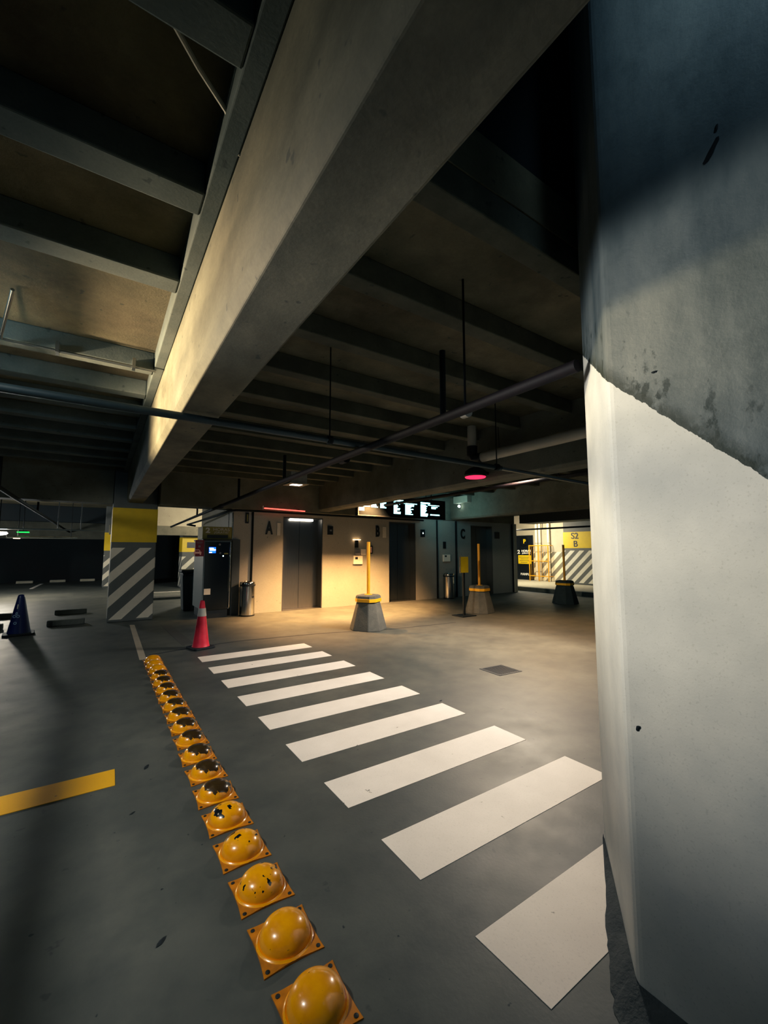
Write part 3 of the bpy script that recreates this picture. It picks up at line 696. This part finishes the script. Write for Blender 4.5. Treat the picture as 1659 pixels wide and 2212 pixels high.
MB().tube([(2.15, 3.4, -0.14), (1.93, 3.3, -0.12), (2.2, 1.0, -0.02), (2.26, 0.12, 0.03), (2.36, -0.01, 0.035), (2.8, 0.0, 0.04), (4.4, 0, 0.03), (7.5, 0, 0.02)], 0.024, 12).build('pipe_run', M['iron'], br, 0, True)
rt = empty('red_tube_lamp', (3.42, 9.165, 2.30), 'glowing red tube lamp over the letter A', 'lamp')
MB().tube([(-0.46, 0, 0), (0.5, 0, -0.02)], 0.014, 10).build('tube', M['glow_redtube'], rt, 0, True)
MB().tube([(-0.49, 0, -0.03), (-0.49, 0, 0.05)], 0.014, 10).build('end_cap', M['dullwhite'], rt, 0, True)
m = MB()
for x in (-0.3, 0.35): m.box(x-0.01, x+0.01, 0.0, 0.133, 0.005, 0.02)
m.build('bracket', M['iron'], rt)
tp = empty('maroon_pipe', (5.45, 0, 2.42), 'dark maroon pipe between the two right beams', 'pipe')
MB().tube([(0, 2.6, 0), (0.0, 8.1, 0)], 0.032, 12).build('pipe_run', M['redpipe'], tp, 0, True)
for y in (3.6, 6.6): MB().tube([(0, y, 0), (0, y, SLAB-2.42)], 0.007, 8).build('hanger_rod', M['iron'], tp, 0, True)
wp = empty('white_drain_pipe', (4.15, 0, 2.60), 'thick off-white drain pipe along the right beam', 'pipe')
MB().tube([(0, 2.2, 0.0), (0, 3.86, 0.0)], 0.066, 20).build('pipe_run', M['pvc'], wp, 0, True)
MB().tube([(-0.03, 4.0, 0.15), (-0.03, 4.0, 0.449)], 0.06, 20).build('down_pipe', M['pvc'], wp, 0, True)
MB().tube([(-0.03, 4.0, 0.17), (-0.03, 4.0, 0.06), (-0.02, 3.96, 0.0), (0.0, 3.85, 0.0)], 0.072, 18).build('elbow', M['black'], wp, 0, True)
MB().tube([(0.0, 3.55, -0.08), (0.0, 3.57, 0.44)], 0.004, 6).build('hanger_wire', M['iron'], wp)
sl = empty('red_signal_lamp', (4.1, 3.93, 2.33), 'black signal lamp glowing red below the white pipe elbow', 'signal lamp')
MB().lathe([(0.14, 0.0), (0.15, 0.02), (0.135, 0.075), (0.07, 0.12), (0.03, 0.13)], 28, (0, 0, 0.012)).build('housing', M['black'], sl, 0, True)
MB().lathe([(0.05, -0.004), (0.13, 0.0), (0.137, 0.011), (0.13, 0.012)], 28).build('red_lens', M['glow_red'], sl, 0, True)
MB().box(0.10, 0.243, -0.02, 0.02, 0.06, 0.10).build('bracket', M['black'], sl, 0.004)
cd = empty('conduit', (0, 3.92, 2.868), 'thin bright conduit below the left joists with a bent end', 'conduit')
MB().tube([(0.31, -0.0, 0.0), (-0.62, 0.0, 0.0), (-0.665, -0.01, 0.0), (-0.66, -0.06, 0.015), (-0.55, -0.49, 0.15)], 0.011, 10).build('conduit_run', M['galv'], cd, 0, True)
m = MB()
for x in (0.15, -0.35): m.box(x-0.012, x+0.012, -0.016, 0.056, -0.014, 0.07)
m.build('hanger_clip', M['galv'], cd)
tag(MB().tube([(0.03, 1.0, 3.0), (0.06, 1.28, 2.985), (0.12, 1.34, 2.985), (0.19, 1.41, 2.985), (0.30, 1.49, 2.97), (0.372, 1.555, 2.93), (0.376, 1.575, 2.90)], 0.009, 8).build('loose_cable', M['pvc'], None, 0, True), 'grey cable hanging loosely beside the big beam top', 'cable')

# ------------------------------------------------------------------ ceiling lamps
bl = empty('ceiling_lamp', (3.2, 7.96, 2.68), 'square ceiling lamp glowing warm in front of the first lift', 'ceiling lamp')
MB().box(-0.17, 0.17, -0.17, 0.17, 0.02, 0.374).build('housing', M['lamp_off'], bl, 0.01)
m = MB(); m.box(-0.2,0.2,-0.2,-0.1,0,0.018); m.box(-0.2,0.2,0.1,0.2,0,0.018); m.box(-0.2,-0.11,-0.1,0.1,0,0.018); m.box(0.11,0.2,-0.1,0.1,0,0.018)
m.build('rim', M['lamp_off'], bl); MB().box(-0.108, 0.108, -0.098, 0.098, 0.004, 0.016).build('diffuser', M['glow_white'], bl)
fl = empty('far_lamp', (-2.42, 16.0, 1.80), 'bright white lamp at the far left under the pale beam', 'ceiling lamp')
MB().lathe([(0.02, 0.0), (0.16, 0.02), (0.2, 0.06), (0.17, 0.10)], 24).build('glowing_bowl', M['glow_white'], fl, 0, True)
MB().lathe([(0.17, 0.10), (0.1, 0.14), (0.02, 0.15)], 24).build('cap', M['lamp_off'], fl, 0, True)
MB().tube([(0, 0, 0.14), (0, 0, SLAB-1.80)], 0.012, 8).build('hanger', M['iron'], fl)
gi = empty('green_indicator', (-1.88, 15.9, 1.885), 'small green glowing bay indicator beside the far white lamp', 'indicator lamp')
MB().box(-0.135, 0.135, -0.04, 0.04, 0.0, 0.024).build('green_light', M['glow_green'], gi); MB().box(-0.1, 0.1, -0.05, 0.05, 0.025, 0.06).build('housing', M['black'], gi); MB().tube([(0,0,0.06),(0,0,SLAB-1.885)], 0.01, 8).build('hanger', M['iron'], gi)
ft = empty('tube_lamp', (-1.35, 15.6, 1.745), 'long pale tube lamp hanging at the far left', 'ceiling lamp')
MB().tube([(-0.85, 0, 0), (0.75, 0, 0)], 0.03, 12).build('tube', M['chrome'], ft, 0, True); MB().tube([(-0.7, 0, -0.032), (-0.55, 0, -0.032)], 0.012, 8).build('lit_part', M['glow_warm'], ft)
for x in (-0.6, 0.6): MB().tube([(x, 0, 0.02), (x, 0, SLAB-1.745)], 0.008, 8).build('hanger', M['iron'], ft)
cb = empty('cable_tray', (-1.0, 14.8, 1.93), 'long pale cable tray hanging across the far left', 'cable tray')
MB().box(-5, 1.08, -0.05, 0.05, 0, 0.035).build('tray', M['galv'], cb)
for x in (-1.3, -0.02, 0.5): MB().tube([(x, 0, 0.03), (x, 0, SLAB-1.93)], 0.012, 8).build('hanger', M['duct'], cb)

# low kerb lines between pillar and kiosk
kb = empty('low_kerb', (2.0, 14.0, 0), 'low kerb with white edges between pillar and kiosk', 'kerb')
MB().box(-0.9, 1.4, -0.6, 0.7, 0, 0.10).build('kerb_body', M['stop'], kb, 0.01)
m = MB(); m.box(-0.9, 1.4, 0.62, 0.70, 0.1, 0.104); m.box(-0.9, 1.4, -0.604, -0.6, 0.06, 0.1); m.build('white_edge', M['white'], kb)

# ------------------------------------------------------------------ right opening
po = empty('parking_poster', (14.985, 11.61, 0.155), 'tall black parking poster with yellow box beyond the right opening', 'poster')
RT = (PI/2, 0, -PI/2)
MB().box(-0.03, 0, -0.44, 0.44, 0.0, 1.86).build('board', M['black'], po, 0.004)
MB().box(-0.036, -0.0305, -0.35, 0.32, 0.66, 1.02).build('yellow_box', M['sheetyellow'], po)
text('P', 0.24, M['sheetyellow'], po, (-0.033, -0.02, 1.60), RT, 'letter_mark', 0.004, bold=0.008)
rr = MB(); n = 40
for i in range(n):
    a0, a1 = 2*PI*i/n, 2*PI*(i+1)/n
    rr.add([(-0.034, math.cos(a)*r, 1.60+math.sin(a)*r) for a, r in ((a0, 0.2), (a1, 0.2), (a1, 0.185), (a0, 0.185))], [(0,1,2,3), (3,2,1,0)])
rr.build('ring_mark', M['duct'], po)
text('2', 0.22, M['sheetwhite'], po, (-0.033, 0.29, 1.155), RT, 'poster_lettering', 0.004, bold=0.008, sx=1.2)
text('HORAS', 0.115, M['sheetwhite'], po, (-0.033, -0.09, 1.20), RT, 'poster_lettering', 0.004, bold=0.005, sx=1.25)
text('\u00a1GRATIS!', 0.085, M['sheetwhite'], po, (-0.033, -0.09, 1.105), RT, 'poster_lettering', 0.004, bold=0.003, sx=1.3)
text('BAMBU', 0.125, M['sheetwhite'], po, (-0.033, -0.02, 0.22), RT, 'poster_lettering', 0.004, bold=0.006, sx=1.15)
m = MB()
for i, (a, b) in enumerate(((-0.24, 0.27), (-0.2, 0.2), (-0.28, 0.24), (-0.15, 0.2))): m.box(-0.0385, -0.0365, a, b, 0.93-i*0.075, 0.955-i*0.075)
m.build('small_print', M['olive'], po)
for y, nm in ((10.955, 'left'), (10.80, 'middle'), (10.39, 'right')):
    t = empty('vent_pipe', (14.90, y, 0.152), 'cream vertical pipe, %s one of three behind the yellow cage' % nm, 'pipe', 0, 'pipes behind the yellow cage')
    MB().tube([(0, 0, 0), (0, 0, SLAB-0.155)], 0.055, 16).build('pipe_run', M['palepipe'], t, 0, True)
    m = MB()
    for z in (0.35, 0.75, 1.15, 1.5): m.tube([(0, 0, z), (0, 0, z+0.04)], 0.064, 16)
    m.build('coupling', M['pvc'], t, 0, True)
cg = empty('pipe_guard', (14.66, 10.70, 0.152), 'yellow wire cage guarding the cream pipes', 'guard cage')
for y in (-0.44, 0.0, 0.44): MB().tube([(0, y, 0), (0, y, 1.44)], 0.022, 10).build('upright', M['ypole'], cg, 0, True)
for z in (0.2, 0.8, 1.42): MB().tube([(0, -0.44, z), (0, 0.44, z)], 0.018, 10).build('rail', M['ypole'], cg, 0, True)
m = MB()
for i in range(1, 9): m.tube([(0, -0.44+i*0.098, 0.05), (0, -0.44+i*0.098, 1.42)], 0.005, 6)
m.build('mesh_wire', M['ypole'], cg)
for z in (0.2, 1.42):
    for y in (-0.44, 0.44): MB().tube([(0, y, z), (0.3, y, z)], 0.016, 8).build('wall_tie', M['ypole'], cg, 0, True)
# bars painted on the wall behind the pipes
st = NT('barred_wall_paint'); o_ = st.xyz(); v_ = st.math('FRACT', st.math('DIVIDE', st.math('ADD', o_[2], o_[1]), 0.40))
on_ = st.math('LESS_THAN', v_, 0.5)
st.l(st.mix(on_, lin((120, 116, 100)), lin((226, 216, 186))), st.b.inputs['Base Color']); st.b.inputs['Roughness'].default_value = 0.7
tag(MB().box(14.975, 14.998, 9.80, 11.16, 0.16, 1.32).build('barred_panel', st.m), 'cream and grey barred wall panel behind the pipes', 'wall panel')
dc = tag(MB().box(11.2, 11.9, 6.0, 8.85, 2.24, 2.57).build('air_duct', M['duct'], None, 0.0), 'dark rectangular air duct above the right opening', 'duct')
MB().box(11.25, 11.27, 7.0, 7.03, 2.571, SLAB).build('hanger', M['iron'], dc)
dk = empty('round_duct', (11.5, 4.4, 2.12), 'short round grey duct end above the S2 B pillar', 'duct')
MB().tube([(0, 0, 0), (0, 1.55, 0)], 0.11, 20).build('pipe_run', M['kioskside'], dk, 0, True); MB().tube([(0, 1.551, 0), (0, 1.575, 0)], 0.105, 20).build('open_end', M['black'], dk)
MB().tube([(0, 0.8, 0.1), (0, 0.8, SLAB-2.12)], 0.01, 8).build('hanger', M['iron'], dk)
struct(box('lintel_beam', (11.6, 12.0, 1.3, 12.6, 2.57, SLAB), M['beam2'], None, 0.01))
cp_ = empty('crossing_pipe', (12.6, 5.0, 2.12), 'thin black pipe crossing the bright right opening', 'pipe')
MB().tube([(0, 0, 0), (0, 7.5, 0)], 0.03, 10).build('pipe_run', M['iron'], cp_, 0, True)
for y in (1.0, 4.0, 7.0): MB().tube([(0, y, 0.02), (0, y, SLAB-2.12)], 0.01, 6).build('hanger', M['iron'], cp_, 0, True)

# ------------------------------------------------------------------ scraps on the floor
for (x, y, s, rz, w_) in ((0.244, 1.762, 0.016, 0.7, 'left of the second-nearest dome'), (0.31, 3.154, 0.022, 1.1, 'beside the end of the yellow line'), (0.206, 2.66, 0.012, 0.6, 'in front of the yellow line end'), (2.644, 3.017, 0.014, 0.2, 'by the right end of a crosswalk stripe')):
    m = MB(); pts = [(-1.4,0,0.1),(-0.6,0.4,0.35),(0.3,0.55,0.25),(1.0,0.3,0.5),(1.7,0,0.2),(0.8,-0.35,0.1),(-0.3,-0.5,0.3)]
    m.add([(a*s, b*s, c*s*0.4+0.001) for a, b, c in pts]+[(0.1*s, 0, 0.005)], [(i, (i+1) % 7, 7) for i in range(7)])
    o = m.build('dry_leaf', M['scrap']); o.location = (x, y, 0); o.rotation_euler = (0, 0, rz)
    tag(o, 'tiny dark dry leaf on the floor '+w_, 'leaf', 'dry leaves on the floor')

# ------------------------------------------------------------------ lights
def light(kind, name, loc, energy, rgb, target=None, size=0.2, angle=None, blend=0.5, size_y=None):
    L = bpy.data.lights.new(name, kind); L.energy = energy; L.color = rgb
    if kind == 'SPOT': L.spot_size = math.radians(angle); L.spot_blend = blend; L.shadow_soft_size = size
    elif kind == 'AREA':
        L.size = size
        if size_y: L.shape = 'RECTANGLE'; L.size_y = size_y
    else: L.shadow_soft_size = size
    o = bpy.data.objects.new(name, L); C.objects.link(o); o.location = loc
    if target: o.rotation_euler = (Vector(target)-Vector(loc)).to_track_quat('-Z', 'Y').to_euler()
    return o
WARM = (1.0, 0.55, 0.21); NEUT = (1.0, 0.82, 0.54)
light('SPOT', 'left_beam_lamp', (-1.2, 3.85, 2.46), 860, NEUT, (0.4, 3.5, 2.45), 0.06, 114, 0.75)
light('POINT', 'left_bay_lamp', (-1.2, 3.5, 2.76), 13.0, (0.62, 0.9, 1.0), None, 0.07)
light('SPOT', 'left_low_lamp', (-1.45, 2.0, 2.86), 300, (0.98, 0.96, 0.88), (-0.05, 3.1, 0), 0.035, 98, 1.0)
light('SPOT', 'column_fill_spot', (-1.8, 3.4, 1.75), 800, (1.0, 0.97, 0.92), (1.5, 0.8, 1.70), 0.30, 38, 1.0)  # added spot that brightens the column, no fixture at this height
light('SPOT', 'void_fill', (0.80, -0.3, 3.5), 58, (0.72, 0.9, 1.0), (1.7, 0.0, 3.3), 0.2, 96, 0.9)  # added cool fill for the column's upper face
light('SPOT', 'left_floor_lamp', (-2.8, 6.5, 2.6), 100, (1.0, 0.93, 0.8), (-2.6, 6.5, 0), 0.15, 130, 0.8)
light('SPOT', 'pillar_fill_spot', (-2.4, 6.2, 2.4), 130, (1.0, 0.92, 0.74), (0.5, 9.7, 1.0), 0.1, 44, 0.8)  # added spot that brightens the left striped pillar
light('SPOT', 'crossing_lamp', (5.3, 4.2, 2.72), 980, (1.0, 0.86, 0.70), (4.0, 4.5, 0), 0.1, 134, 0.8)
light('SPOT', 'lobby_lamp', (5.15, 7.9, 2.52), 2900, WARM, (4.9, 9.0, 0), 0.12, 108, 0.8)
light('SPOT', 'right_floor_lamp', (6.6, 4.8, 2.6), 420, WARM, (6.6, 4.3, 0), 0.12, 120, 0.9)
light('SPOT', 'box_lamp_light', (3.2, 7.96, 2.66), 1250, WARM, (4.0, 7.7, 0), 0.1, 104, 0.8)
light('AREA', 'right_opening_lamp', (13.4, 10.3, 2.75), 210, (1.0, 0.9, 0.68), (14.6, 10.3, 0.8), 0.6, size_y=3.0)
light('POINT', 'far_left_lamp', (-2.42, 16.0, 1.70), 350, (1.0, 0.93, 0.8), None, 0.15)
light('POINT', 'far_middle_lamp', (3.3, 14.4, 2.1), 250, (1.0, 0.9, 0.68), None, 0.1)
light('AREA', 'screen_glow', (7.6, 8.3, 2.42), 6, (0.4, 0.95, 1.0), (8.6, 8.7, 2.5), 0.3)

w = bpy.data.worlds.new('garage_air'); bpy.context.scene.world = w; w.use_nodes = True
bg = w.node_tree.nodes['Background']; bg.inputs['Color'].default_value = (0.36, 0.72, 0.85, 1); bg.inputs['Strength'].default_value = 0.05

# ------------------------------------------------------------------ camera
cam = bpy.data.cameras.new('camera'); co = bpy.data.objects.new('camera', cam); C.objects.link(co)
f, W, H = 910.0, 1659.0, 2212.0
cam.sensor_fit = 'VERTICAL'; cam.sensor_height = 36.0; cam.lens = f/H*36.0; cam.clip_start = 0.02; cam.clip_end = 200
pitch = math.atan(84.0/f); yaw = math.atan((829.5-217.0)/math.hypot(f, 84.0))
co.location = (0, 0, 1.36); co.rotation_euler = (PI/2+pitch, 0, -yaw)
sc_ = bpy.context.scene; sc_.camera = co
sc_.view_settings.view_transform = 'Standard'; sc_.view_settings.look = 'None'; sc_.view_settings.exposure = 0.0
vs_ = sc_.view_settings; vs_.use_curve_mapping = True          # overall photo grade: cool shadows, warm lights
for ch, pts in ((0, ((0.02, 0.0135), (0.10, 0.088), (0.35, 0.36))), (1, ((0.02, 0.0175), (0.10, 0.096), (0.35, 0.355))), (2, ((0.02, 0.0215), (0.10, 0.102), (0.35, 0.34)))):
    cv = vs_.curve_mapping.curves[ch]
    for p in pts: cv.points.new(*p)
vs_.curve_mapping.update()
